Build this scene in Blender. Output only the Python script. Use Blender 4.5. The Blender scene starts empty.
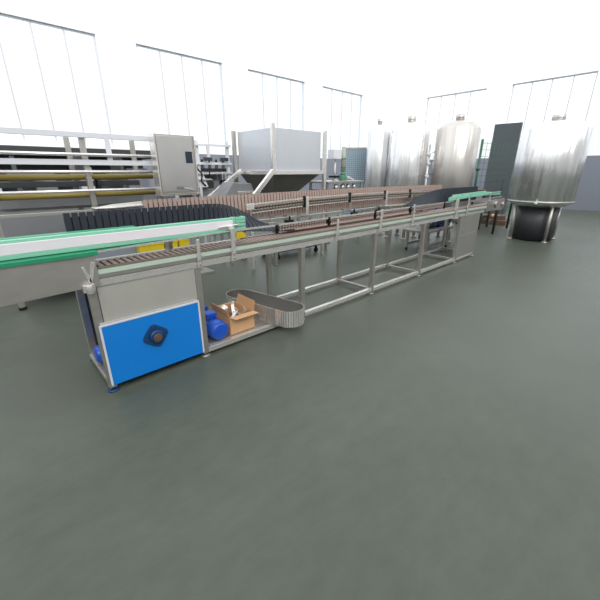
import bpy, bmesh, math, random
from mathutils import Vector, Matrix
R = math.radians
sc = bpy.context.scene
COL = sc.collection
random.seed(4)

# ------------------------------------------------------------------ materials
def lin(c):
    c = c / 255.0
    return c / 12.92 if c <= 0.04045 else ((c + 0.055) / 1.055) ** 2.4
K = 0.62
def srgb(r, g, b, k=K):
    return (min(.95, lin(r) * k), min(.95, lin(g) * k), min(.95, lin(b) * k), 1)
MATS = {}
def mat(name, color, rough=.5, metal=0., noise=0., nscale=8., stretch=(1, 1, 1), bump=0., bscale=60., bdist=.01, rough_var=0., emit=0., coat=0.):
    m = bpy.data.materials.new(name); m.use_nodes = True
    nt = m.node_tree; n = nt.nodes; l = nt.links
    b = n['Principled BSDF']
    b.inputs['Base Color'].default_value = color
    b.inputs['Roughness'].default_value = rough
    b.inputs['Metallic'].default_value = metal
    b.inputs['Coat Weight'].default_value = coat
    tc = n.new('ShaderNodeTexCoord'); mp = n.new('ShaderNodeMapping')
    mp.inputs['Scale'].default_value = stretch
    l.new(tc.outputs['Object'], mp.inputs['Vector'])
    if noise or rough_var:
        t = n.new('ShaderNodeTexNoise'); t.inputs['Scale'].default_value = nscale; t.inputs['Detail'].default_value = 5
        l.new(mp.outputs[0], t.inputs['Vector'])
        if noise:
            mx = n.new('ShaderNodeMix'); mx.data_type = 'RGBA'
            mx.inputs[6].default_value = tuple(c * (1 - noise) for c in color[:3]) + (1,)
            mx.inputs[7].default_value = tuple(min(.98, c * (1 + noise)) for c in color[:3]) + (1,)
            l.new(t.outputs[0], mx.inputs[0]); l.new(mx.outputs[2], b.inputs['Base Color'])
        if rough_var:
            mr = n.new('ShaderNodeMapRange')
            mr.inputs['To Min'].default_value = max(.03, rough - rough_var); mr.inputs['To Max'].default_value = rough + rough_var
            l.new(t.outputs[0], mr.inputs[0]); l.new(mr.outputs[0], b.inputs['Roughness'])
    if bump:
        t2 = n.new('ShaderNodeTexNoise'); t2.inputs['Scale'].default_value = bscale; t2.inputs['Detail'].default_value = 3
        l.new(mp.outputs[0], t2.inputs['Vector'])
        bp = n.new('ShaderNodeBump'); bp.inputs['Strength'].default_value = bump; bp.inputs['Distance'].default_value = bdist
        l.new(t2.outputs[0], bp.inputs['Height']); l.new(bp.outputs[0], b.inputs['Normal'])
    b.inputs['Specular IOR Level'].default_value = .15 if 'black' in name else .5
    MATS[name] = m
    return m

STEEL = mat('brushed_stainless', (.47, .447, .42, 1), .36, .84, noise=.12, nscale=5, rough_var=.06, stretch=(1, 1, 4))
STEEL_D = mat('dull_stainless', (.42, .405, .38, 1), .45, .85, noise=.1, nscale=3)
STEEL_BR = mat('bright_stainless', (.76, .735, .71, 1), .25, .76, noise=.08, nscale=6)
PANEL = mat('grained_stainless_panel', (.53, .515, .475, 1), .5, .7, noise=.08, nscale=6, stretch=(1, 1, .3))
TANK = mat('polished_tank_steel', (.66, .66, .665, 1), .27, .85, noise=.35, nscale=8, stretch=(1, 1, .04), bump=1.0, bscale=7, bdist=.05)  # vertical colour streaks paint in the reflections on the polished shell
TANK_W = mat('warm_tank_steel', (.50, .475, .45, 1), .32, .85, noise=.25, nscale=6, stretch=(1, 1, .04), bump=1.0, bscale=6, bdist=.035)  # reflection streaks painted into the colour here as well
CHAIN = mat('brown_plastic_slats', srgb(184, 160, 150), .42, 0, noise=.12, nscale=30)
CHAIN_U = mat('chain_knuckles', srgb(150, 145, 132), .4, .3)
BLACKSLAT = mat('black_plastic_slats', srgb(62, 66, 76), .5, 0, noise=.15, nscale=20)
GAP = mat('dark_chain_core', srgb(30, 26, 27), .8)
GREEN = mat('green_wear_plastic', srgb(40, 158, 112), .4)
MINT = mat('mint_wear_plastic', srgb(150, 222, 192), .4)
WHITEP = mat('white_plastic', srgb(238, 232, 238, .75), .4)
STRIP = mat('pale_green_wear_strip', srgb(200, 216, 202, .7), .35)
BLUEF = mat('blue_protective_film', srgb(6, 116, 200, .95), .38, 0, noise=.05, nscale=3)
BLUEB = mat('dark_blue_cast_paint', srgb(24, 74, 128), .35)
MOTOR = mat('blue_motor_paint', srgb(28, 84, 190, .8), .35)
NAVY = mat('navy_motor_paint', srgb(16, 58, 120), .4)
CARD = mat('cardboard', srgb(196, 154, 114, .9), .8, noise=.08, nscale=15)
CARD_I = mat('cardboard_inside', srgb(150, 108, 76), .85, noise=.08, nscale=15)
BLACK = mat('black_plastic', srgb(30, 30, 32), .5)
RUST = mat('brown_rod_plastic', srgb(96, 50, 46), .5)
SHAFT = mat('oily_shaft_steel', srgb(150, 124, 112), .4, .6)
YELLOW = mat('yellow_plastic', srgb(222, 196, 20), .5)
DARKB = mat('dark_machine_paint', srgb(62, 64, 68), .5, noise=.2, nscale=6)
GREYB = mat('grey_machine_paint', srgb(134, 136, 140), .45, noise=.12, nscale=6)
LILAC = mat('grey_blue_sheet', srgb(152, 158, 170), .4, .2)
WHITEM = mat('white_enamel', srgb(214, 216, 222, .8), .35)
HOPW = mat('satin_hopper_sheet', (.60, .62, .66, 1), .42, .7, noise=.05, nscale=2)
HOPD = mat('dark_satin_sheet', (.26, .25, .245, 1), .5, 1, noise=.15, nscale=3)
ROLLY = mat('ochre_roller_rubber', srgb(150, 132, 56), .5)
PUMPG = mat('green_pump_paint', srgb(84, 140, 112), .4)
FENCEG = mat('green_fence_coating', srgb(20, 92, 66), .4)
BROWNBOX = mat('brown_carton', srgb(122, 94, 80), .8)
WALLM = mat('white_wall_paint', (.86, .87, .88, 1), .7, noise=.02, nscale=1)
FRONTW = mat('grey_wall_paint', (.72, .71, .69, 1), .7)
SLABD = mat('dark_grey_cladding', srgb(88, 96, 100), .6, noise=.08, nscale=2)

def floor_mat():
    m = bpy.data.materials.new('grey_green_epoxy'); m.use_nodes = True
    nt = m.node_tree; n = nt.nodes; l = nt.links; b = n['Principled BSDF']
    tc = n.new('ShaderNodeTexCoord')
    t = n.new('ShaderNodeTexNoise'); t.inputs['Scale'].default_value = .9; t.inputs['Detail'].default_value = 7; t.inputs['Roughness'].default_value = .6
    l.new(tc.outputs['Object'], t.inputs['Vector'])
    cr = n.new('ShaderNodeValToRGB')
    cr.color_ramp.elements[0].position = .3; cr.color_ramp.elements[0].color = srgb(112, 120, 107, .355)
    cr.color_ramp.elements[1].position = .72; cr.color_ramp.elements[1].color = srgb(125, 133, 119, .355)
    l.new(t.outputs[0], cr.inputs[0])
    t3 = n.new('ShaderNodeTexNoise'); t3.inputs['Scale'].default_value = 7; t3.inputs['Detail'].default_value = 8; t3.inputs['Roughness'].default_value = .7
    mp = n.new('ShaderNodeMapping'); mp.inputs['Rotation'].default_value = (0, 0, .4); mp.inputs['Scale'].default_value = (.8, 1.5, 1)
    l.new(tc.outputs['Object'], mp.inputs[0]); l.new(mp.outputs[0], t3.inputs['Vector'])
    mx = n.new('ShaderNodeMix'); mx.data_type = 'RGBA'; mx.blend_type = 'OVERLAY'; mx.inputs[0].default_value = .3
    l.new(cr.outputs[0], mx.inputs[6]); l.new(t3.outputs[0], mx.inputs[7]); l.new(mx.outputs[2], b.inputs['Base Color'])
    mr = n.new('ShaderNodeMapRange'); mr.inputs['To Min'].default_value = .3; mr.inputs['To Max'].default_value = .5
    l.new(t3.outputs[0], mr.inputs[0]); l.new(mr.outputs[0], b.inputs['Roughness'])
    b.inputs['Specular IOR Level'].default_value = .3
    return m
FLOOR = floor_mat()

def glass_mat():
    m = bpy.data.materials.new('window_glass'); m.use_nodes = True
    nt = m.node_tree; n = nt.nodes; l = nt.links
    for x in list(n):
        if x.type != 'OUTPUT_MATERIAL': n.remove(x)
    out = [x for x in n if x.type == 'OUTPUT_MATERIAL'][0]
    t = n.new('ShaderNodeBsdfTransparent'); t.inputs[0].default_value = (.93, .96, .98, 1)
    g = n.new('ShaderNodeBsdfGlossy'); g.inputs['Roughness'].default_value = .02
    mx = n.new('ShaderNodeMixShader'); mx.inputs[0].default_value = .06
    l.new(t.outputs[0], mx.inputs[1]); l.new(g.outputs[0], mx.inputs[2]); l.new(mx.outputs[0], out.inputs[0])
    return m
GLASS = glass_mat()

# ------------------------------------------------------------------ mesh builder
class MB:
    def __init__(s): s.bm = bmesh.new()
    def box(s, x0, x1, y0, y1, z0, z1, M=None):
        vs = [s.bm.verts.new(p) for p in ((x0, y0, z0), (x1, y0, z0), (x1, y1, z0), (x0, y1, z0), (x0, y0, z1), (x1, y0, z1), (x1, y1, z1), (x0, y1, z1))]
        if M is not None:
            for v in vs: v.co = M @ v.co
        for f in ((3, 2, 1, 0), (4, 5, 6, 7), (0, 1, 5, 4), (1, 2, 6, 5), (2, 3, 7, 6), (3, 0, 4, 7)):
            s.bm.faces.new([vs[i] for i in f])
        return s
    def bar(s, a, b, w, h=None):
        a = Vector(a); b = Vector(b); h = h or w; d = b - a; L = d.length
        M = Matrix.Translation(a) @ d.to_track_quat('X', 'Z').to_matrix().to_4x4()
        return s.box(0, L, -w / 2, w / 2, -h / 2, h / 2, M)
    def cyl(s, a, b, r, r2=None, n=16, caps=True):
        a = Vector(a); b = Vector(b); r2 = r if r2 is None else r2
        q = (b - a).to_track_quat('Z', 'Y').to_matrix()
        A = []; B = []
        for i in range(n):
            t = 2 * math.pi * i / n; u = q @ Vector((math.cos(t), math.sin(t), 0))
            A.append(s.bm.verts.new(a + u * r)); B.append(s.bm.verts.new(b + u * r2))
        for i in range(n):
            j = (i + 1) % n; f = s.bm.faces.new((A[i], A[j], B[j], B[i])); f.smooth = True
        if caps:
            s.bm.faces.new(A[::-1]); s.bm.faces.new(B)
        return s
    def tube(s, pts, r, n=8):
        for a, b in zip(pts[:-1], pts[1:]): s.cyl(a, b, r, n=n)
        return s
    def lathe(s, c, prof, n=48):
        c = Vector(c); rings = []
        for r, z in prof:
            rings.append([s.bm.verts.new(c + Vector((r * math.cos(2 * math.pi * i / n), r * math.sin(2 * math.pi * i / n), z))) for i in range(n)])
        for a, b in zip(rings[:-1], rings[1:]):
            for i in range(n):
                j = (i + 1) % n; f = s.bm.faces.new((a[i], a[j], b[j], b[i])); f.smooth = True
        s.bm.faces.new(rings[0][::-1]); s.bm.faces.new(rings[-1])
        return s
    def prism(s, poly, axis, t0, t1):
        # poly of 2-D points; axis 'y' = (x,z) polygon extruded along y, 'z' = (x,y), 'x' = (y,z)
        def P(p, t):
            return {'y': (p[0], t, p[1]), 'z': (p[0], p[1], t), 'x': (t, p[0], p[1])}[axis]
        A = [s.bm.verts.new(P(p, t0)) for p in poly]; B = [s.bm.verts.new(P(p, t1)) for p in poly]
        s.bm.faces.new(A); s.bm.faces.new(B[::-1])
        for i in range(len(A)):
            j = (i + 1) % len(A); s.bm.faces.new((A[j], A[i], B[i], B[j]))
        return s
    def hexa(s, p):   # 8 corners: 4 bottom, 4 top
        vs = [s.bm.verts.new(q) for q in p]
        for f in ((3, 2, 1, 0), (4, 5, 6, 7), (0, 1, 5, 4), (1, 2, 6, 5), (2, 3, 7, 6), (3, 0, 4, 7)):
            s.bm.faces.new([vs[i] for i in f])
        return s
    def build(s, name, m, parent=None, bevel=0, loc=None):
        bmesh.ops.recalc_face_normals(s.bm, faces=s.bm.faces)
        if loc is not None:
            bmesh.ops.translate(s.bm, verts=s.bm.verts, vec=-Vector(loc))
        me = bpy.data.meshes.new(name); s.bm.to_mesh(me); s.bm.free()
        me.materials.append(m)
        o = bpy.data.objects.new(name, me); COL.objects.link(o)
        if loc is not None: o.location = loc
        if parent is not None: o.parent = parent
        if bevel:
            b = o.modifiers.new('bevel', 'BEVEL'); b.width = bevel; b.segments = 2; b.limit_method = 'ANGLE'
        return o

def tag(o, label=None, cat=None, group=None, kind=None):
    if label: o['label'] = label
    if cat: o['category'] = cat
    if group: o['group'] = group
    if kind: o['kind'] = kind
    return o
def empty(name, label, cat, group=None, loc=(0, 0, 0), rz=0):
    o = bpy.data.objects.new(name, None); COL.objects.link(o); o.location = loc; o.rotation_euler.z = rz
    o.empty_display_size = .1
    return tag(o, label, cat, group)
def copy_tree(o, parent=None):
    c = o.copy(); COL.objects.link(c); c.parent = parent
    for ch in list(o.children): copy_tree(ch, c)
    return c

# ================================================================== setting
def structure(name, mb, m): return tag(mb.build(name, m), kind='structure')
structure('floor', MB().box(-9, 19, -9, 10, -.1, 0), FLOOR)
H = 7.0
WIN_Z0, WIN_Z1 = 2.3, 5.2
def wall_with_windows(name, axis, pos, t, a0, a1, wins):
    mb = MB()
    def b(u0, u1, z0, z1):
        if axis == 'y': mb.box(u0, u1, pos, pos + t, z0, z1)
        else: mb.box(pos, pos + t, u0, u1, z0, z1)
    b(a0, a1, 0, WIN_Z0); b(a0, a1, WIN_Z1, H)
    e = a0
    for (w0, w1) in wins:
        b(e, w0, WIN_Z0, WIN_Z1); e = w1
    b(e, a1, WIN_Z0, WIN_Z1)
    structure(name, mb, WALLM)
bw = [(-7.5, -4.5), (-3.4, -.4), (.7, 3.7), (4.8, 7.8), (8.9, 11.9), (13, 16)]
rw = [(-7.2, -4.2), (-3.1, -.1), (1.0, 4.0), (5.1, 8.1)]
wall_with_windows('wall_back', 'y', 10, .25, -9, 19, bw)
wall_with_windows('wall_right', 'x', 19, .25, -9, 10.25, rw)
structure('wall_left', MB().box(-9.25, -9, -9, 10.25, 0, H), FRONTW)
structure('wall_front', MB().box(-9.25, 19.25, -9.25, -9, 0, H), FRONTW)
structure('trim_1', MB().box(-9, 18.97, 9.97, 9.999, 0, 2.15), LILAC)
structure('trim_2', MB().box(18.97, 18.999, -9, 9.969, 0, 2.15), LILAC)
k = 1
for axis, pos, wl in (('y', 10.1, bw), ('x', 19.1, rw)):
    for (w0, w1) in wl:
        f = MB(); g = MB()
        def bb(mb, u0, u1, z0, z1, d0, d1):
            if axis == 'y': mb.box(u0, u1, pos + d0, pos + d1, z0, z1)
            else: mb.box(pos + d0, pos + d1, u0, u1, z0, z1)
        T = .05
        bb(f, w0, w1, WIN_Z0, WIN_Z0 + T, -.03, .03); bb(f, w0, w1, WIN_Z1 - T, WIN_Z1, -.03, .03)
        for j in range(5):
            u = w0 + (w1 - w0 - T) * j / 4
            bb(f, u, u + T, WIN_Z0 + T, WIN_Z1 - T, -.03, .03)
        bb(g, w0 + T, w1 - T, WIN_Z0 + T, WIN_Z1 - T, -.004, .004)
        wn = tag(f.build('window_%d' % k, WHITEM), kind='structure'); g.build('window_glass', GLASS, wn); k += 1

# ================================================================== the conveyor
XL, XR = -.35, 8.1
conv = empty('bottle_conveyor', 'long stainless bottle conveyor with brown and black slat chains on a square tube stand', 'conveyor', loc=(0, 0, 0))
FR_X = [.455, 1.222, 2.405, 3.685, 4.925, 6.185, 6.96]
BK_Y = .60
def leg(x, y, top, w=.052):
    L = MB().box(x - w / 2, x + w / 2, y, y + w, .028, top).build('leg', STEEL, conv, .003)
    f = MB(); cy = y + w / 2
    f.cyl((x, cy, 0), (x, cy, .012), .044, .036, n=20).cyl((x, cy, .012), (x, cy, .0279), .012, n=10)
    fo = f.build('foot', BLUEB if x < .5 else STEEL_D, L)
    return L
for x in FR_X:
    leg(x, .002, .815)
    leg(x + .02, BK_Y, .815)
# beams
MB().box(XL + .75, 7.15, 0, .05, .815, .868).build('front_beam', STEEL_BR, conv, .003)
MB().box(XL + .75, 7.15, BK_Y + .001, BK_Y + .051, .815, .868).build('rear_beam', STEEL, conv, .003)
MB().box(1.25, 6.93, .005, .052, .028, .076).build('lower_front_rail', STEEL_BR, conv, .003)
MB().box(.48, 6.95, BK_Y + .003, BK_Y + .048, .028, .076).build('lower_rear_rail', STEEL_BR, conv, .003)
for x in FR_X:
    MB().box(x - .02, x + .02, .053, BK_Y - .001, .032, .072).build('cross_rail', STEEL_D, conv, .003)
    MB().box(x - .02, x + .02, .053, BK_Y - .001, .82, .86).build('cross_rail', STEEL_D, conv, .003)
# side channels with the pale green strip
ch = MB().box(XL + .8, 7.9, -.004, .008, .869, .932).box(XL + .8, 7.9, -.004, .03, .869, .874).build('side_channel', STEEL, conv, .001)
MB().box(XL + .86, 7.3, -.011, -.005, .902, .934).build('wear_strip', STRIP, ch)
MB().box(XL + .8, 7.9, .232, .244, .869, .932).box(XL + .8, 7.9, .214, .2319, .869, .874).build('inner_channel', STEEL, conv, .001)
MB().box(XL + .8, 7.3, .2, .226, .925, .945).build('inner_wear_strip', STRIP, conv)
# flat near chain
def flat_chain(x0, x1, y0, y1, z, pitch, name):
    a = MB(); b = MB(); x = x0
    while x < x1:
        a.prism([(x + .002, z - .003), (x + .004, z), (x + pitch - .016, z), (x + pitch - .014, z - .003)], 'y', y0, y1)
        b.box(x + .012, x + pitch + .006, y0 - .002, y0 + .011, z - .026, z - .005).box(x + .0, x + .01, y0 - .004, y0 + .02, z - .014, z - .001)
        x += pitch
    o = a.build(name, CHAIN, conv)
    b.build('chain_knuckle_row', CHAIN_U, o)
    MB().box(x0, x1, y0 + .012, y1 - .012, z - .018, z - .0035).build('chain_core', GAP, o)
    return o
flat_chain(XL + .05, 7.75, .012, .195, .952, .046, 'straight_slat_chain')
# return strand drooping under the beams is hidden by them
# ruled slat chains: each station gives near edge and far edge
def ruled_chain(name, m, x0, x1, fn, pitch, th=.007, gap=.005, core=GAP):
    a = MB(); cbm = MB(); x = x0
    def off(p, q):
        d = (q - p).normalized(); n = Vector((1, 0, 0)).cross(d); return n
    while x < x1:
        xs = (x, x + pitch - gap)
        P = [Vector(v) for xx in xs for v in fn(xx)]
        n = off(P[0], P[1]) * th
        lowp = [P[0], P[2], P[3], P[1]]
        a.hexa([tuple(v) for v in lowp] + [tuple(v + n) for v in lowp])
        Q = [Vector(v) for xx in (x, x + pitch) for v in fn(xx)]
        m_ = .12
        q0 = Q[0].lerp(Q[1], m_); q1 = Q[0].lerp(Q[1], 1 - m_); q2 = Q[2].lerp(Q[3], m_); q3 = Q[2].lerp(Q[3], 1 - m_)
        nn = off(q0, q1)
        s_ = -1
        cbm.hexa([tuple(v + nn * s_ * .002) for v in (q0, q2, q3, q1)] + [tuple(v + nn * s_ * .012) for v in (q0, q2, q3, q1)])
        x += pitch
    o = a.build(name, m, conv)
    cbm.build('chain_core', core, o)
    return o
def smooth(t): t = max(0, min(1, t)); return t * t * (3 - 2 * t)
BW = .25
def Bfn(x):
    # vertical at both ends, lying flat beside the near chain in the middle
    if x < 3.5: s_ = smooth((x - 1.45) / (2.42 - 1.45))
    else: s_ = 1 - smooth((x - 4.55) / (6.1 - 4.55))
    th = R(90) * (1 - s_)
    if x < 3.5: yn, zn = .33 + (.12 - .33) * s_, 1.03 + (.978 - 1.03) * s_
    else: yn, zn = .24 + (.12 - .24) * s_, 1.03 + (.978 - 1.03) * s_
    return (x, yn, zn), (x, yn + BW * math.cos(th), zn + BW * math.sin(th))
tag(ruled_chain('twisted_slat_chain', BLACKSLAT, .44, 2.40, Bfn, .048, .009, .009), 'black slats standing up and twisting down flat')
ruled_chain('level_slat_chain', CHAIN, 2.40, 4.85, Bfn, .042, .0015, .015)
tag(ruled_chain('twisted_slat_chain', BLACKSLAT, 4.85, 7.25, Bfn, .044, .007, .009), 'black slats twisting up on edge at the far end')
def Cfn(x):
    zt = 1.325 + .012 * math.sin((x - 1) * .6)
    return (x, .50, 1.085), (x, .52, zt)
ruled_chain('upright_slat_chain', CHAIN, 1.05, 6.3, Cfn, .042, .009, .010)
# bright plate at the head of the upright chain
pl = MB().prism([(.66, 1.285), (.80, 1.305), (1.04, 1.318), (1.04, 1.10), (.66, 1.08)], 'y', .505, .513)
pl.prism([(.66, .42), (.8, .40), (1.04, .47), (1.04, .52), (.66, .52)], 'z', 1.285, 1.292)
pl.build('guide_plate', STEEL_BR, conv, .001)
MB().prism([(4.45, .32), (4.8, .32), (4.95, .36), (4.85, .45), (4.4, .45)], 'z', 1.075, 1.083).build('guide_plate', STEEL_BR, conv, .002)
# tray between the chains (drip sheet) and brackets of the upright chain
for x in (1.25, 2.05, 2.83, 3.63, 4.42, 5.15, 6.0):
    br = MB().box(x - .018, x + .018, .535, .555, .94, 1.30).box(x - .018, x + .018, .5551, .64, .869, .96)
    br.build('chain_bracket', STEEL, conv, .002)
    p_ = MB().box(x - .02, x + .02, .385, .40, 1.075, 1.28).box(x - .02, x + .02, .4001, .498, 1.065, 1.08)
    if x in (2.83, 4.42): p_.build('guide_post', STEEL_BR, conv, .002)
    elif x > 2: MB().box(x - .012, x + .012, .40, .498, 1.065, 1.08).box(x - .01, x + .01, .40, .415, 1.0801, 1.2).build('guide_post', STEEL, conv, .002)
MB().box(1.1, 6.2, .49, .525, 1.035, 1.06).build('support_channel', STEEL_D, conv, .002)
for x in (2.35, 2.62, 3.5, 3.78, 4.35, 4.6, 5.3):
    MB().box(x - .05, x + .05, .44, .485, .99, 1.03).cyl((x, .46, 1.0301), (x, .46, 1.07), .012, n=10).build('clamp_knob', BLACK if x in (3.78, 4.35, 2.62) else STEEL_D, conv, .004)
# roller bead guide in front of the upright chain
RG = [(2.05, 1.235), (2.82, 1.262), (3.63, 1.27), (4.42, 1.268), (5.1, 1.262), (5.75, 1.25)]
g1 = MB(); g2 = MB(); beads = MB(); pltm = MB()
for (xa, za), (xb, zb) in zip(RG[:-1], RG[1:]):
    g1.bar((xa, .42, za), (xb, .42, zb), .016, .014)
    g2.bar((xa, .42, za - .085), (xb, .42, zb - .085), .014, .010)
    pltm.bar((xa, .437, za - .045), (xb, .437, zb - .045), .004, .012)
    n = int((xb - xa) / .04)
    for i in range(n):
        t = (i + .5) / n; x = xa + (xb - xa) * t; z = za + (zb - za) * t
        for dz in (-.03, -.06):
            beads.cyl((x, .418, z + dz - .011), (x, .418, z + dz + .011), .013, n=8)
gr = g1.build('roller_guide', STEEL_BR, conv)
g2.build('lower_rod', STEEL_BR, gr); pltm.build('backing_plate', GAP, gr); beads.build('roller_row', CHAIN_U, gr)
MB().box(2.0, 2.09, .395, .425, 1.185, 1.245).build('end_block', STEEL_BR, gr, .003)
for x, z in RG[1:-1]:
    MB().box(x - .03, x - .005, .396, .428, z - .10, z + .025).build('clamp', BLACK, gr, .003)
# near guard rails: thin bar then twin rods
MB().bar((.47, -.006, 1.052), (1.55, -.006, 1.078), .012, .012).bar((1.55, -.006, 1.078), (2.03, -.006, 1.074), .012, .016).build('guard_rail', STEEL_BR, conv)
ng = MB().bar((2.07, -.006, 1.076), (5.75, -.006, 1.092), .014, .016)
no = ng.build('guard_rail', STEEL_BR, conv)
MB().bar((1.64, -.004, .998), (5.45, -.004, 1.008), .006, .007).build('brown_rod', RUST, no)
for xa, xb in ((2.1, 2.74), (2.81, 3.57), (3.64, 4.39), (4.46, 5.4)):
    nb = MB(); xx = xa
    while xx < xb:
        zz = 1.045 + (xx - 2.07) * .0035
        for dz in (-.014, .012):
            nb.prism([(xx - .012, zz + dz - .010), (xx + .014, zz + dz - .010), (xx + .006, zz + dz + .009), (xx - .012, zz + dz + .009)], 'y', -.008, .004)
        xx += .036
    nb.build('roller_row', CHAIN, no)
MB().bar((2.09, .007, 1.045), (5.42, .007, 1.057), .003, .05).build('backing_strip', GAP, no)
for x, hh in ((2.05, .07), (2.77, .08), (3.60, .09), (4.42, .09), (5.42, .09)):
    c = MB().box(x - .012, x + .012, -.022, .004, 1.0, 1.0 + hh + .01)
    c.cyl((x, -.034, 1.04), (x, -.0221, 1.04), .012, n=10)
    c.build('clamp', BLACK, no, .003)
# guard posts on the outside
for x, zt, w in ((1.232, 1.05, .028), (1.555, 1.105, .038), (2.895, 1.055, .032), (3.72, 1.105, .042), (4.49, 1.12, .036), (5.88, 1.115, .042), (6.3, 1.105, .04)):
    p_ = MB().box(x - w / 2, x + w / 2, -.034, -.018, .82, zt).box(x - w / 2, x + w / 2, -.0179, -.0121, .84, .90)
    po = p_.build('rail_post', STEEL_BR, conv, .003)
    for z in (.845, .885): MB().cyl((x, -.040, z), (x, -.0341, z), .009, n=6).build('bolt', STEEL_D, po)
# green and white guide at the near end
gg = MB().box(-.3, 1.60, .045, .085, 1.155, 1.176)
MB().box(-.3, .83, .10, .16, 1.135, 1.178).box(-.3, .83, .086, .0999, 1.135, 1.15).build('green_guide_block', GREEN, conv, .003)
go = gg.build('plastic_guide', MINT, conv, .002); go['label'] = 'long white and mint plastic guide strip'
MB().box(-.3, 1.60, .030, .044, 1.095, 1.158).build('white_face', WHITEP, go, .002)
MB().box(-.3, 1.60, .028, .06, 1.068, 1.094).build('mint_lip', MINT, go, .002)
MB().box(-.3, 1.60, .034, .10, 1.052, 1.067).build('green_back', GREEN, go, .002)
e = MB()
for z in (1.085, 1.115, 1.145, 1.17): e.box(1.63, 1.73, .03, .085, z - .012, z + .010)
e.box(1.6, 1.70, .04, .08, 1.075, 1.18).build('ribbed_end', MINT, go, .001)
MB().box(1.53, 1.575, -.02, .029, 1.088, 1.12).cyl((1.45, .015, 1.115), (1.65, .015, 1.122), .007, n=8).build('guide_clamp', STEEL_BR, conv, .002)
# discharge green strips at the far end
g = MB().bar((5.6, .01, 1.132), (6.33, .01, 1.150), .02, .055).bar((6.36, .01, 1.15), (7.25, .01, 1.160), .02, .055)
g.bar((5.9, .10, 1.155), (7.3, .10, 1.175), .02, .05)
g.build('plastic_guide', MINT, conv, .002)
MB().bar((7.3, .01, 1.13), (7.85, .01, 1.13), .02, .022).bar((7.3, .01, 1.165), (7.85, .01, 1.165), .02, .018).build('plastic_guide', MINT, conv, .002)
MB().bar((6.2, .06, 1.16), (7.3, .06, 1.175), .03, .03).build('green_backing', GREEN, conv, .002)
for x in (5.84, 6.33, 7.27):
    MB().box(x - .015, x + .015, -.018, -.002, .93, 1.18).build('rail_post', STEEL_BR, conv, .002)
MB().bar((6.4, -.005, 1.06), (7.9, -.005, 1.07), .012, .03).build('guard_rail', STEEL, conv)
# end plates (nose pieces) on both overhangs
def nose(x0, x1, flip, cap):
    m_ = MB()
    for y in (-.012, .245):
        pts = [(x0, .83), (x1 - .06 * flip, .80), (x1, .86), (x1, 1.0), (x1 - .05 * flip, 1.035), (x0, 1.035)]
        m_.prism(pts, 'y', y - .004, y + .004)
    o = m_.build('end_plate', STEEL, conv, .002)
    xa, xb = sorted((x0 + .1 * flip, x1 - .12 * flip))
    MB().cyl(((xa + xb) / 2 + .35 * flip, -.007, .92), ((xa + xb) / 2 + .35 * flip, .24, .92), .05, n=24).build('end_sprocket', STEEL_D, o)
    MB().cyl(((xa + xb) / 2 + .35 * flip, -.05, .92), ((xa + xb) / 2 + .35 * flip, -.0165, .92), .045, n=20).build('bearing', STEEL_D, o)
    if cap: MB().box(xa - .1, xb + .12, -.03, .03, 1.036, 1.062).build('green_cap', GREEN, o, .002)
nose(.508, -.40, -1, True)
nose(7.2, 8.12, 1, False)
bo = MB().bar((.455, -.018, .86), (.49, -.018, .99), .008, .022).bar((.455, -.018, .86), (.425, -.018, .97), .008, .018)
bo.build('latch_arm', STEEL_BR, conv, .001)
MB().box(7.2, 7.45, -.03, -.017, .93, 1.02).cyl((7.6, -.06, .94), (7.6, -.017, .94), .06, n=20).build('drive_housing', STEEL_D, conv, .003)
# corner clamp under the nose
MB().cyl((.435, -.045, .795), (.435, -.045, .855), .022, n=16).box(.40, .47, -.035, -.001, .80, .85).build('corner_clamp', STEEL_BR, conv, .002)
# cabinet at the near end
MB().box(.486, 1.194, .006, .012, .545, .812).build('side_panel', PANEL, conv)
MB().box(.452, 1.19, -.004, .0, .531, .556).build('panel_edge', STEEL_BR, conv, .001)
bp = MB().box(.455, 1.178, -.022, -.016, .062, .532).build('film_covered_panel', BLUEF, conv, .001)
bp['label'] = 'bright blue film covered door panel'
e = MB().box(.44, 1.19, -.0245, -.015, .5325, .547).box(.44, .4545, -.0245, -.015, .062, .532).box(1.1785, 1.193, -.0245, -.015, .062, .532)
e.build('peeled_film_edge', WHITEM, bp, .001)
# diamond flange bearing
bx, bz = .805, .355
fl = MB()
ring = []
for i in range(40):
    t = 2 * math.pi * i / 40
    r = .078 * (1 / (abs(math.cos(t)) + abs(math.sin(t)))) ** .8
    r = min(r * 1.25, .088)
    ring.append((bx + r * 1.1 * math.cos(t + .15), bz + r * 1.1 * math.sin(t + .15)))
fo = fl.prism(ring, 'y', -.032, -.0225).build('flange_bearing', BLUEB, bp, .003)
MB().cyl((bx, -.0325, bz), (bx, -.060, bz), .055, .046, n=28).build('bearing_hub', BLUEB, fo)
MB().cyl((bx, -.0605, bz), (bx, -.078, bz), .032, n=24).cyl((bx, -.0785, bz), (bx, -.084, bz), .012, n=12).build('shaft_end', SHAFT, fo)
b_ = MB()
for a in (.15, .15 + math.pi / 2, .15 + math.pi, .15 + 1.5 * math.pi):
    b_.cyl((bx + .082 * math.cos(a), -.0325, bz + .082 * math.sin(a)), (bx + .082 * math.cos(a), -.043, bz + .082 * math.sin(a)), .010, n=6)
b_.build('flange_bolt', BLUEB, fo)
# shelf in the stand
MB().box(.49, 2.33, .055, BK_Y - .002, .0765, .081).build('shelf', STEEL_D, conv)
MB().box(.49, 1.19, BK_Y + .01, BK_Y + .016, .13, .81).build('rear_panel', DARKB, conv)
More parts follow.
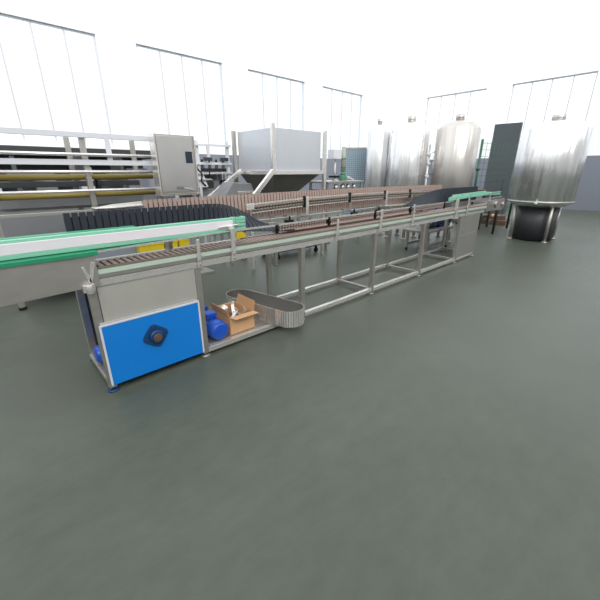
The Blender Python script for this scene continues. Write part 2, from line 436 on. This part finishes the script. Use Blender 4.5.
# far-end cabinet; duller steel puts the light falloff into the panel colour
MB().box(6.215, 6.93, .006, .012, .49, .812).build('side_panel', STEEL_D, conv)
MB().box(6.212, 6.933, .004, .05, .45, .485).build('middle_rail', STEEL, conv, .002)
MB().box(6.215, 6.93, .006, .012, .08, .448).build('side_panel', STEEL_D, conv)
# hanging rod stubs and return rollers beneath the beam
for x in (1.75, 2.9, 4.1, 5.3):
    MB().cyl((x, .1, .78), (x, .5, .78), .018, n=12).box(x - .01, x + .01, .10, .106, .78, .868).box(x - .01, x + .01, .494, .50, .78, .868).build('return_roller', STEEL_D, conv)
# yellow tag on the guard rail
MB().prism([(1.60, 1.005), (1.69, 1.008), (1.70, 1.04), (1.66, 1.062), (1.60, 1.06)], 'y', -.014, -.010).build('yellow_tag', YELLOW, conv)

# ================================================================== things on the shelf
def motor(name, label, loc, rz, s=1.0, m=MOTOR, group=None):
    r = empty(name, label, 'motor', group, loc, rz)
    # axis along local -Y is the fan end
    b = MB(); b.cyl((0, -.02, .085), (0, .20, .085), .068, n=28)
    for i in range(20):
        a = 2 * math.pi * i / 20
        ca, sa = math.cos(a), math.sin(a)
        b.bar((.066 * ca, .0, .085 + .066 * sa), (.066 * ca, .18, .085 + .066 * sa), .006, .020) if i % 2 else b.bar((.070 * ca, .0, .085 + .070 * sa), (.070 * ca, .18, .085 + .070 * sa), .006, .006)
    b.build('motor_body', m, r)
    MB().cyl((0, -.0205, .085), (0, -.09, .085), .080, .076, n=32).cyl((0, -.0905, .085), (0, -.10, .085), .07, .055, n=32).build('fan_cowl', m, r, .003)
    MB().cyl((0, .2005, .085), (0, .225, .085), .085, n=32).build('end_flange', m, r, .002)
    MB().box(-.045, .045, .03, .12, .155, .20).build('terminal_box', m, r, .006)
    g = MB().box(-.07, .07, .2255, .37, .02, .19); g.cyl((-.085, .30, .105), (.085, .30, .105), .062, n=28)
    g.build('gearbox', m, r, .008)
    MB().box(-.07, -.04, .02, .16, 0, .0200).box(.04, .07, .02, .16, 0, .02).box(-.07, .07, .05, .13, .0, .012).build('mounting_foot', m, r, .002)
    r.scale = (s, s, s)
    return r
m1 = motor('gear_motor', 'bright blue gear motor lying on the conveyor shelf beside the cardboard box', (1.396, .14, .0815), R(0), 1.14)
m2 = copy_tree(m1); m2.location = (.62, .12, .0815); m2.rotation_euler.z = R(100)
m2.scale = (.9, .9, .9); tag(m2, 'blue gear motor inside the open end of the blue panelled cabinet', 'motor')
m2.location = (.53, .36, .0815); m2.rotation_euler.z = R(-90)

# cardboard box
bx0, by0, bz0 = 1.525, .075, .0815
cb = empty('cardboard_box', 'open brown cardboard box holding metal fittings on the conveyor shelf', 'box', loc=(bx0, by0, bz0))
W, D, Hh, t = .275, .33, .175, .005
b = MB().box(0, W, 0, D, 0, t).box(0, W, 0, t, t, Hh).box(0, W, D - t, D, t, Hh).box(0, t, t, D - t, t, Hh).box(W - t, W, t, D - t, t, Hh)
b.build('carton', CARD, cb)
def flap(p0, p1, d):
    p0, p1, d = Vector(p0), Vector(p1), Vector(d)
    n = (p1 - p0).cross(d).normalized() * .004
    inn = (p1 - p0) * .03
    q = [p0, p1, p1 + d - inn, p0 + d + inn]
    MB().hexa([tuple(v) for v in q] + [tuple(v + n) for v in q]).build('flap', CARD_I if False else CARD, cb)
flap((0, -.001, Hh), (W, -.001, Hh), (.02, -.065, -.005))
flap((W, 0, Hh + .001), (W, D * .95, Hh + .001), (.012, -.01, .10))
flap((0, D, Hh + .001), (0, 0, Hh + .001), (-.018, 0, .075))
flap((0, D, Hh + .001), (W, D, Hh + .001), (.0, .09, -.03))
# fittings in the box
specs = [('metal_bracket', 'chrome bracket poking out at the near corner of the cardboard box', 'bracket', .10, .10, 20, 35), ('metal_bracket', 'polished angle bracket lying across the middle of the cardboard box', 'bracket', .19, .10, -60, 30), ('metal_bracket', 'narrow steel bracket leaning upright on the cardboard box flap', 'bracket', .19, .25, 65, 50)]
for nm, lb, ct, x, y, rz, ry in specs:
    r = empty(nm, lb, ct, 'steel brackets in the cardboard box', (bx0 + x, by0 + y, bz0 + .135))
    r.rotation_euler = (R(8), R(-ry), R(rz))
    MB().box(-.06, .07, -.016, .016, 0, .006).build('bracket_plate', STEEL_BR, r, .001)
    MB().box(.064, .07, -.016, .016, .0061, .05).build('bracket_flange', STEEL_BR, r, .001)
    MB().cyl((-.03, 0, .0061), (-.03, 0, .028), .010, n=12).build('bracket_bolt', STEEL_D, r)
r = empty('steel_cup', 'round shiny steel cup on the fittings in the cardboard box', 'cup', None, (bx0 + .08, by0 + .26, bz0 + .15)); r.rotation_euler = (R(20), R(15), 0)
MB().lathe((0, 0, 0), [(.02, 0), (.033, .01), (.036, .05), (.031, .05), (.028, .012)], 24).build('cup_body', STEEL_BR, r)
# loose fittings filling the bottom of the box
r = empty('fitting_heap', 'heap of dark steel fittings in the bottom of the cardboard box', 'fittings', None, (bx0, by0, bz0)); r['kind'] = 'stuff'
f = MB()
for i in range(40):
    x = .03 + random.random() * (W - .06); y = .04 + random.random() * (D - .08); z = .012 + random.random() * .085
    a = random.random() * 3.1; l_ = .02 + random.random() * .02
    x = min(max(x, .045), W - .045)
    f.bar((x - l_ * math.cos(a) * .8, y - l_ * math.sin(a) * .8, z), (x + l_ * math.cos(a) * .8, y + l_ * math.sin(a) * .8, z + .012), .014, .010)
f.build('loose_fitting', STEEL_D, r)

# coiled steel slat chain on edge
ca, cb2 = Vector((2.135, -.085)), Vector((1.985, .62)); rr = .145
dd = (cb2 - ca).normalized(); nn = Vector((dd.y, -dd.x))
pts = []
nA = 18
for i in range(nA + 1):
    a = math.pi * i / nA
    pts.append(ca + nn * rr * math.cos(a) - dd * rr * math.sin(a))
L1 = (cb2 - ca).length
m_ = 26
side2 = [ca - nn * rr + dd * L1 * i / m_ for i in range(1, m_)]
arc2 = [cb2 - nn * rr * math.cos(math.pi * i / 18) + dd * rr * math.sin(math.pi * i / 18) for i in range(19)]
side1 = [cb2 + nn * rr - dd * L1 * i / m_ for i in range(1, m_)]
loop = pts + side2 + arc2 + side1
def inset(p, d):
    t_ = max(0, min(1, (p - ca).dot(cb2 - ca) / (cb2 - ca).length_squared)); q = ca + (cb2 - ca) * t_
    return p + (q - p).normalized() * d
co = empty('steel_chain_coil', 'long loop of silver slat chain standing on edge on the shelf beside the cardboard box', 'chain', loc=(2.1, .35, .0815))
s1 = MB(); s2 = MB(); N = len(loop)
for i in range(N):
    a = loop[i]; b = loop[(i + 1) % N]
    if (b - a).length < .001: continue
    v = (b - a).normalized(); b2 = a + (b - a) * .80
    s1.bar((a.x, a.y, .171), (b2.x, b2.y, .171), .005, .172)
    a_, b_ = inset(a, .007), inset(b, .007)
    s2.bar((a_.x, a_.y, .171), (b_.x, b_.y, .171), .004, .166)
o = s1.build('chain_slat_band', STEEL_BR, co); s2.build('inner_links', mat('shaded_link_steel', (.24, .235, .22, 1), .5, .6), co)  # inner band coloured dark to paint the shade inside the coil
for o in co.children: o.location = -Vector(co.location)
tl = MB().bar((1.94, .04, .172), (1.985, -.06, .172), .005, .17).build('loose_chain_end', STEEL, co)
tl.location = -Vector(co.location)

# ================================================================== drive motor under the far end
rm = motor('drive_motor', 'dark blue drive motor on the shelf plate at the far end of the conveyor', (7.42, .93, .452), R(86), 1.85, NAVY)
st = empty('motor_stand', 'grey steel stand on levelling feet under the dark blue drive motor', 'stand', loc=(6.95, .95, 0))
for x in (-.42, .42):
    for y in (-.2, .25):
        L_ = MB().box(x - .025, x + .025, y - .025, y + .025, 0.05, .40).build('leg', STEEL_D, st, .003)
        MB().cyl((x, y, 0), (x, y, .05), .03, .02, n=14).build('foot', BLACK, L_)
MB().box(-.6, .55, -.26, .28, .4005, .45).build('top_plate', STEEL, st, .004)
for y in (-.2, .25): MB().box(-.394, .394, y - .02, y + .02, .1, .15).build('lower_rail', STEEL_D, st, .003)

# ================================================================== machines behind, parallel to the conveyor
# roller rack (film wrapping machine)
rk = empty('roller_rack', 'tall aluminium frame rack with horizontal bars and ochre rubber rollers', 'machine', loc=(1.1, 2.5, 0))
for x, y in ((0.03, 0), (.87, 0), (-.95, 0), (.03, .8), (.87, .8), (-.95, .8)):
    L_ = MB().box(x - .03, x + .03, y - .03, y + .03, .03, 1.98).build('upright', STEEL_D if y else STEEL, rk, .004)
    MB().cyl((x, y, 0), (x, y, .03), .04, n=16).build('foot', BLACK, L_)
for z, y in ((1.65, -.05), (1.95, -.05)):
    MB().box(-1.0, .93, y - .02, y + .018, z - .03, z + .03).build('cross_beam', WHITEM, rk, .003)
for y in (0, .8):
    for z in (.28, 1.08):
        MB().box(-.919, -.001, y - .02, y + .02, z - .02, z + .02).box(.061, .839, y - .02, y + .02, z - .02, z + .02).build('lower_beam', STEEL_D, rk, .003)
MB().box(.26, .32, -.075, -.0201 - .05, 1.62, 1.98).build('bracket', WHITEM, rk)
for z in (1.545, 1.33, 1.735):
    for dy in (-.10,):
        MB().cyl((-.98, dy, z), (.92, dy, z), .017, n=16).build('guide_bar', STEEL_BR, rk)
for z, zz in ((1.485, 0), (1.275, 0)):
    MB().cyl((-.9, .04 + .05, z), (.84, .09, z), .032, n=20).build('rubber_roller', ROLLY, rk)
MB().box(-.9, .8, .45, .70, 1.12, 1.30).build('rear_tray', GREYB, rk, .004)
MB().box(-.85, .2, .5, .75, 1.36, 1.43).box(.3, .8, .5, .75, 1.36, 1.43).build('dark_carriage', DARKB, rk, .004)
for a_, b_ in ((-.7, -.35), (.0, .17), (.42, .66)): MB().box(a_, b_, .55, .72, 1.44, 1.56).build('film_holder', GREYB, rk, .004)
for a_ in (.05, .5): MB().box(a_, a_ + .09, .56, .74, 1.5605, 1.74).build('sensor_head', DARKB, rk, .004)
MB().box(-.9, .82, -.02, .78, .30, .34).build('lower_deck', LILAC, rk)
# yellow crates on the lower deck
for i, (x0, w, lb) in enumerate(((.44, .34, 'long yellow plastic crate on the ledge in front of the roller rack'), (.83, .15, 'short yellow plastic crate between two others near the floor'), (1.01, .15, 'yellow plastic crate next to the end of the roller rack'))):
    c = empty('plastic_crate', lb, 'crate', 'yellow crates under the roller rack', (1.1 + x0 - .02, 2.305, .356))
    z0 = .0
    MB().box(0, w, 0, .012, z0, .26).box(0, w, .10, .112, z0, .26).box(0, .012, .0121, .0999, z0, .26).box(w - .012, w, .0121, .0999, z0, .26).box(.0121, w - .0121, .0121, .0999, z0, .012).build('crate_body', YELLOW, c, .003)
    MB().box(-.004, w + .004, -.006, -.0001, .235, .265).build('crate_rim', YELLOW, c)

MB().box(-.8, 1.14, -.20, -.04, .32, .355).build('front_ledge', LILAC, rk, .003)
MB().box(-.8, 1.17, -.055, -.0401, .356, .80).build('splash_panel', LILAC, rk, .003)
# control cabinet
cc = empty('control_cabinet', 'tall brushed steel control cabinet hung beside the roller rack, dark screen at its top corner', 'cabinet', loc=(1.88, 2.2, 0))
MB().box(.0, .53, 0, .15, 1.26, 2.0).build('cabinet_body', STEEL, cc, .006)
dr = MB().box(.02, .50, -.012, -.0005, 1.29, 1.98).build('cabinet_door', mat('pale_satin_sheet', (.55, .535, .53, 1), .42, 1, noise=.1, nscale=3), cc, .003)
MB().box(-.012, .0, -.02, .15, 1.255, 2.0).box(.53, .54, -.02, .15, 1.255, 2.0).box(-.012, .54, -.02, .15, 1.243, 1.2549).build('cabinet_trim', STEEL_BR, cc)
MB().box(.39, .485, -.018, -.0125, 1.655, 1.80).build('screen', mat('dark_screen', srgb(40, 52, 70), .2), dr, .002)
MB().bar((.32, -.02, 1.335), (.46, -.02, 1.31), .012, .02).build('door_handle', STEEL_BR, dr)
MB().box(.22, .32, -.03, -.0125, 1.325, 1.36).build('label_holder', GREYB, dr, .003)
MB().box(.60, .65, .30, .35, .03, 1.95).box(.52, .64, .1501, .2999, 1.4, 1.45).box(.52, .64, .1501, .2999, 1.8, 1.85).box(.48, .77, .18, .47, 0, .03).build('cabinet_stand', STEEL_D, cc, .002)

# grey enclosure behind the rack
en = empty('machine_enclosure', 'wide grey blue machine enclosure with window openings seen through the roller rack', 'machine', loc=(1.2, 4.6, 0))
MB().box(-2.2, 1.7, 0, 1.2, .12, 1.20).build('enclosure_base', GREYB, en, .01)
MB().box(-2.2, 1.7, -.02, 1.2, 1.78, 1.92).build('enclosure_top', DARKB, en, .01)
for x in (-2.18, -1.4, -.62, .16, .94, 1.64):
    MB().box(x, x + .06, 0, .06, 1.2005, 1.7795).build('enclosure_post', SLABD, en, .003)
MB().box(-2.1, 1.6, .7, .74, 1.2005, 1.7795).build('inner_board', SLABD, en)
for x, w_, h_, m_2 in ((-.35, .3, .34, GREYB), (.3, .22, .42, WHITEM), (.62, .2, .25, DARKB), (1.1, .4, .40, LILAC), (-1.2, .4, .3, WHITEM), (-1.9, .35, .4, DARKB)):
    MB().box(x, x + w_, .2, .45, 1.2005, 1.2005 + h_).build('drive_unit', m_2, en, .01)
for x in (-2.1, -.3, 1.55):
    MB().cyl((x, .1, 0), (x, .1, .119), .04, n=14).cyl((x, 1.1, 0), (x, 1.1, .119), .04, n=14).build('foot', BLACK, en)
# filling machine between cabinet and hopper
fm = empty('filling_machine', 'filling machine with white frame bars, dark valves and black hoses beyond the steel cabinet', 'machine', loc=(2.72, 3.4, 0))
for x in (-.1, .35, .95):
    for y in (0, .7):
        MB().box(x - .025, x + .025, y - .025, y + .025, 0, 2.05).build('upright', WHITEM, fm, .003)
MB().box(-.1, 1.0, -.06, -.03, 1.66, 1.70).box(-.1, 1.0, -.06, -.03, 1.96, 2.0).build('white_beam', WHITEM, fm, .002)
MB().box(-.1, 1.0, -.05, -.026, 1.50, 1.53).box(-.1, .6, -.05, -.026, 1.40, 1.425).build('silver_rail', STEEL_BR, fm, .002)
MB().box(-.12, 1.0, .05, .65, 1.545, 1.60).build('dark_deck', DARKB, fm, .004)
for x in (0.0, .12, .26, .44, .58, .72, .86):
    v = MB().cyl((x, .02, 1.60), (x, .02, 1.68), .03, n=14).cyl((x, .02, 1.4), (x, .02, 1.545), .014, n=10).build('filling_valve', GREYB, fm)
    MB().cyl((x, .02, 1.681), (x, .02, 1.75), .018, n=12).build('valve_cap', BLACK, v)
for x in (-.02, .42, .75):
    MB().box(x, x + .16, -.10, -.065, 1.72, 1.78).build('dark_box', DARKB, fm, .003)
MB().prism([(-.08, 1.20), (.28, 1.20), (.2, 1.47), (-.08, 1.49)], 'y', -.12, -.09).build('grey_guard', STEEL_D, fm, .003)
MB().prism([(.3, 1.28), (.5, 1.28), (.42, 1.52), (.3, 1.5)], 'y', -.02, .0).build('white_guard', WHITEM, fm, .003)
MB().box(-.1, .98, .30, .34, 1.2501, 1.54).build('rear_board', GREYB, fm)
MB().box(-.1, .5, .5, .54, 1.62, 1.95).build('rear_board', LILAC, fm)
for x_, w_, m_2 in ((.02, .1, BLACK), (.22, .14, DARKB), (.66, .12, GREYB), (.84, .1, DARKB)):
    MB().box(x_, x_ + w_, .06, .2, 1.2505, 1.40).build('valve_block', m_2, fm, .004)
hs = MB()
hs.tube([(.3, -.02, 1.62), (.38, -.05, 1.5), (.36, -.05, 1.38), (.45, -.02, 1.30)], .014).tube([(.55, -.02, 1.6), (.52, -.06, 1.48), (.62, -.05, 1.4)], .012)
hs.build('hose', BLACK, fm)
MB().box(-.1, .98, .06, .64, .75, 1.25).build('machine_body', GREYB, fm, .01)

# hopper
hp = empty('steel_hopper', 'large pale square hopper with a dark tapering underside on steel posts', 'hopper', loc=(3.72, 2.1, 0))
HX, HY = 1.12, 1.05
MB().box(0.02, HX - .02, .02, HY - .02, 1.5601, 2.2).build('hopper_body', HOPW, hp, .004)
MB().box(-.02, HX + .02, -.02, .0195, 1.50, 1.56).box(-.02, HX + .02, HY - .0195, HY + .02, 1.50, 1.56).box(-.02, .0195, .02, HY - .02, 1.50, 1.56).box(HX - .0195, HX + .02, .02, HY - .02, 1.50, 1.56).build('hopper_rim', STEEL_BR, hp, .003)
cx, cy = .34, .5
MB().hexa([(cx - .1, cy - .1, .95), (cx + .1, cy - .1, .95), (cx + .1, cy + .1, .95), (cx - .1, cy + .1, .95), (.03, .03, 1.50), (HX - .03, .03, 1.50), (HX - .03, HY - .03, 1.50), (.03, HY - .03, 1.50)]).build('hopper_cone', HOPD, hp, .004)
MB().cyl((cx, cy, .6), (cx, cy, .9499), .08, n=24).build('outlet_pipe', STEEL, hp)
for x, y in ((-.03, -.03), (HX + .03, -.03), (-.03, HY + .03), (HX + .03, HY + .03)):
    if (x, y) == (-.03, -.03):
        MB().box(x - .03, x + .03, y - .03, y + .03, 1.5, 2.25).build('corner_post', STEEL_BR, hp, .003)
        continue
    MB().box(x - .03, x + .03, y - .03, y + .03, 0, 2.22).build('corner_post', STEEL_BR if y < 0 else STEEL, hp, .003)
MB().box(-.06, -.0, -.06, .0, 0.0, .9).build('corner_post', STEEL, hp, .003)
# feed chute
fc = empty('feed_chute', 'grey folded sheet feed chute sloping in front of the pale hopper', 'chute', loc=(3.2, 2.5, 0))
MB().hexa([(-.2, 0, 1.15), (.42, 0, 1.18), (.42, .38, 1.18), (-.2, .38, 1.15), (-.02, 0, 1.38), (.34, 0, 1.36), (.42, .38, 1.36), (.02, .38, 1.38)]).build('chute_body', GREYB, fc, .01)
MB().box(.05, .43, -.03, -.001, 1.2, 1.24).build('chute_lip', STEEL_BR, fc, .003)
for x in (-.1, .38):
    MB().box(x - .02, x + .02, .05, .09, 0, 1.1499).box(x - .02, x + .02, .31, .35, 0, 1.1499).build('leg', STEEL_D, fc, .003)
for yy in (-.485, .42):
    MB().bar((.44, yy, 1.56), (-.03 if yy < 0 else -.26, yy, 1.12), .05, .07).bar((-.03 if yy < 0 else -.26, yy, 1.12), (-.03 if yy < 0 else -.26, yy, 0.02), .05, .05).build('inclined_rail', STEEL_BR, fc, .003)
MB().box(-.2, .0, -.5, .44, .70, .74).build('cross_tie', STEEL, fc, .003)
# pump table
tb = empty('work_table', 'steel work table beyond the hopper carrying a green pump', 'table', loc=(5.5, 2.4, 0))
MB().box(-.3, .85, -.12, .45, 1.33, 1.365).build('tabletop', STEEL, tb, .004)
for x in (-.26, .80):
    for y in (-.08, .4):
        MB().box(x - .022, x + .022, y - .022, y + .022, 0, 1.3299).build('leg', STEEL_D, tb, .003)
MB().box(-.23, .77, .0, .38, 1.08, 1.20).build('drawer_box', GREYB, tb, .004)
for x, lb in ((-.02, 'steel canister under the table top closest to the pump'), (.14, 'steel canister second along under the table top'), (.28, 'steel canister third along under the table top'), (.43, 'steel canister at the far end under the table top')):
    o = MB().lathe((0, 0, 0), [(.045, 0), (.05, .01), (.05, .075), (.03, .095), (.0300, .10)], 20).build('steel_canister', STEEL_BR, None)
    o.location = (5.62 + x * 1.3, 2.42, 1.2005); tag(o, lb, 'canister', 'canisters under the work table')
pu = empty('green_pump', 'green pump with an upright pale pipe standing on the steel work table', 'pump', loc=(5.9, 2.5, 1.3655))
MB().cyl((0, 0, 0), (0, 0, .11), .085, n=24).build('pump_base', PUMPG, pu, .004)
MB().cyl((0, 0, .1105), (0, 0, .17), .06, .045, n=24).build('pump_neck', PUMPG, pu)
MB().cyl((0, 0, .1705), (0, 0, .66), .048, n=20).build('pipe', mat('dull_green_pipe', srgb(176, 180, 166), .4), pu)
for z in (.25, .42): MB().cyl((0, 0, z), (0, 0, z + .02), .058, n=20).build('pipe_collar', PUMPG, pu)
MB().cyl((-.2, .05, 0.0), (-.2, .05, .05), .05, n=16).cyl((-.2, .05, .05), (-.2, .05, .40), .02, n=12).build('side_valve', WHITEM, pu)
MB().box(-.36, -.12, -.05, .12, .42, .6).build('gauge_box', WHITEM, pu, .004)
MB().box(-.33, -.14, -.03, .10, .06, .10).build('black_clamp', BLACK, pu, .004)
MB().bar((.12, .0, .09), (.30, -.05, .015), .05, .02).build('chute_plate', STEEL_BR, pu, .003)

# machine feet row behind: small transfer stand

# strip curtain / mesh screen
ms = empty('mesh_screen', 'blue grey wire mesh screen standing beyond the green pump', 'screen', loc=(7.75, 3.6, 0), rz=R(-50))
MB().box(-.35, .35, -.003, .003, .3, 2.1).build('screen_sheet', mat('blue_grey_sheet', srgb(150, 170, 184, 1.0), .5), ms)
g = MB()
for i in range(15): g.box(-.35 + i * .05 - .003, -.35 + i * .05 + .003, -.010, -.0035, .3, 2.1)
for i in range(37): g.box(-.35, .35, -.013, -.0105, .3 + i * .05 - .003, .3 + i * .05 + .003)
g.build('wire_grid', SLABD, ms)
MB().box(-.39, -.3505, -.02, .02, 0, 2.14).box(.3505, .39, -.02, .02, 0, 2.14).box(-.35, .35, -.02, .02, 2.101, 2.14).build('screen_frame', STEEL, ms, .003)

# tanks
def tank(loc, r, label, m, z0=.55, z1=2.02, skirt=False, fitting=False):
    t = empty('storage_tank', label, 'tank', 'stainless tanks beyond the conveyor', (loc[0], loc[1], 0))
    MB().lathe((0, 0, 0), [(r * .35, z0 - .12), (r * .8, z0 - .05), (r, z0 + .03), (r, z1), (r * .75, z1 + .12), (r * .2, z1 + .2)], 64).build('tank_shell', m, t)
    if skirt:
        MB().lathe((0, 0, 0), [(r * .62, .02), (r * .62, z0 - .08)], 48).build('tank_skirt', DARKB, t)
    for a in (45, 135, 225, 315):
        x, y = r * .78 * math.cos(R(a)), r * .78 * math.sin(R(a))
        L_ = MB().cyl((x, y, .03), (x, y, z0 - .02), .035, n=14).build('leg', STEEL_D, t)
        MB().cyl((x, y, 0), (x, y, .0299), .06, n=16).build('foot', STEEL_D, L_)
    MB().cyl((0, 0, z1 + .2001), (0, 0, z1 + .30), r * .2, n=24).build('manway', STEEL, t)
    for z in (z0 + .05,):
        MB().lathe((0, 0, 0), [(r + .008, z - .012), (r + .008, z + .012)], 64).build('hoop', STEEL, t)
    return t
def pol(u, D):   # a bearing (seen column) and a distance from the camera's spot to floor coordinates
    return u[0] * D, -2.546 + u[1] * D
t1 = tank((7.5, 2.79), .27, 'slim bluish steel tank beside the mesh screen', TANK, .5, 2.4)
t2 = tank((7.71, 2.09), .43, 'brightly streaked stainless tank in the middle of the tank row', TANK, .5, 2.4)
t3 = tank((8.22, 1.22), .45, 'warm grey stainless tank nearest the green fence post', TANK_W, .5, 2.4)
t4 = tank((9.85, -.22), .66, 'stainless tank on a dark skirt standing past the conveyor end', TANK, .85, 2.4, True)
MB().lathe((0, 0, 0), [(.03, 0), (.03, .05)], 16).build('drain_cap', WHITEM, t4).location = (-.665, -.10, .86)
# pipe with valves between two tanks
pp = empty('valve_pipe', 'thin vertical steel pipe with valve handles between two stainless tanks', 'pipe', loc=(7.62, 1.52, 0))
MB().cyl((0, 0, 0), (0, 0, 2.1), .022, n=14).build('pipe', STEEL_D, pp)
for z in (1.45, 1.72, 1.9):
    v = MB().cyl((-.04, -.04, z), (.04, .04, z), .035, n=16).build('valve_body', STEEL_BR, pp); MB().bar((0, -.05, z + .03), (.05, -.12, z + .05), .015, .012).build('valve_handle', BLACK, v)

# green fence and stuff
fp = empty('wire_fence', 'dark green wire mesh fence with round post behind the conveyor end', 'fence', loc=(9.75, 1.27, 0), rz=R(-18))
MB().cyl((0, 0, 0), (0, 0, 2.3), .03, n=16).build('post', FENCEG, fp)
MB().cyl((0, 0, 1.58), (0, 0, 1.62), .05, n=16).build('post_collar', FENCEG, fp)
MB().cyl((1.6, 0, 0), (1.6, 0, 2.3), .03, n=16).build('post', FENCEG, fp)
g = MB()
for i in range(11): g.cyl((.03 + i * .155, 0, .2), (.03 + i * .155, 0, 2.25), .004, n=6)
for i in range(14): g.cyl((.03, .006, .2 + i * .155), (1.58, .006, .2 + i * .155), .004, n=6)
g.build('wire_panel', FENCEG, fp)
cl = tag(MB().box(13.3, 13.4, 1.55, 2.35, 0, 3.0).build('cladding_board', SLABD), 'tall dark grey board leaning beyond the green wire fence', 'board')
sh = empty('stock_table', 'low dark table with packed goods behind the green wire fence', 'table', loc=(10.75, 1.75, 0))
MB().box(-.35, .35, -.55, .45, .92, .97).build('tabletop', DARKB, sh, .004)
for x in (-.3, .3):
    for y in (-.5, .4): MB().box(x - .025, x + .025, y - .025, y + .025, 0, .9199).build('leg', DARKB, sh)
MB().box(-.3, .3, -.45, .35, .30, .34).build('lower_shelf', FENCEG, sh)
def carton(loc, s, label, group, rz=0, m=BROWNBOX):
    c = empty('carton', label, 'box', group, loc, rz)
    MB().box(-s[0] / 2, s[0] / 2, -s[1] / 2, s[1] / 2, 0, s[2]).build('carton_body', m, c, .004)
    MB().box(-s[0] / 2 - .001, s[0] / 2 + .001, -.025, .025, s[2] * .7, s[2] + .002).build('tape', CARD, c)
carton((10.65, 1.50, .971), (.3, .34, .10), 'flat brown carton on the low dark table behind the fence', None)
carton((10.65, 1.95, .971), (.3, .3, .13), 'dark green carton on the low dark table behind the fence', None, 0, FENCEG)
carton((12.0, 1.45, 0), (.7, .9, .14), 'lowest of the two brown cartons stacked on the floor beyond the conveyor end', 'cartons on the floor', .1)
carton((12.0, 1.45, .1425), (.5, .7, .12), 'upper one of two brown cartons stacked on the floor beyond the conveyor end', 'cartons on the floor', .3)
dp = tag(MB().cyl((9.9, .68, 0), (9.9, .68, 1.35), .028, n=16).build('steel_post', DARKB), 'thin dark steel post on the floor by the skirted tank', 'post')
pa = empty('pallet_truck', 'low dark trolley on casters below the hopper', 'trolley', loc=(4.45, 2.55, 0))
MB().box(-.6, .6, -.28, .28, .14, .18).build('deck', DARKB, pa, .004)
for x in (-.5, .5):
    for y in (-.22, .22):
        MB().cyl((x, y - .015, .05), (x, y + .015, .05), .05, n=18).box(x - .015, x + .015, y - .02, y + .02, .06, .1399).build('caster', BLACK, pa)

# ================================================================== light, sky, camera
w = bpy.data.worlds.new('overcast_sky'); sc.world = w; w.use_nodes = True
nt = w.node_tree; bg = nt.nodes['Background']
bg.inputs[0].default_value = (.95, .98, 1.0, 1); bg.inputs[1].default_value = 1.0
sun = bpy.data.lights.new('daylight', 'SUN'); sun.energy = 1.3; sun.angle = R(35); sun.color = (1, .98, .94)
so = bpy.data.objects.new('daylight', sun); COL.objects.link(so); so.rotation_euler = (R(52), 0, R(-28))

cam = bpy.data.cameras.new('camera'); co = bpy.data.objects.new('camera', cam); COL.objects.link(co)
co.location = (0, -2.546, 1.55)
co.rotation_euler = (R(90 - 20.42), 0, R(47.24 - 90))
cam.sensor_width = 36; cam.lens = 36 * 343 / 600; cam.shift_y = -1 / 600
cam.clip_start = .05; cam.clip_end = 200
sc.camera = co
sc.view_settings.view_transform = 'Standard'; sc.view_settings.look = 'None'
sc.view_settings.gamma = 1; sc.view_settings.use_curve_mapping = False
sc.view_settings.exposure = .9
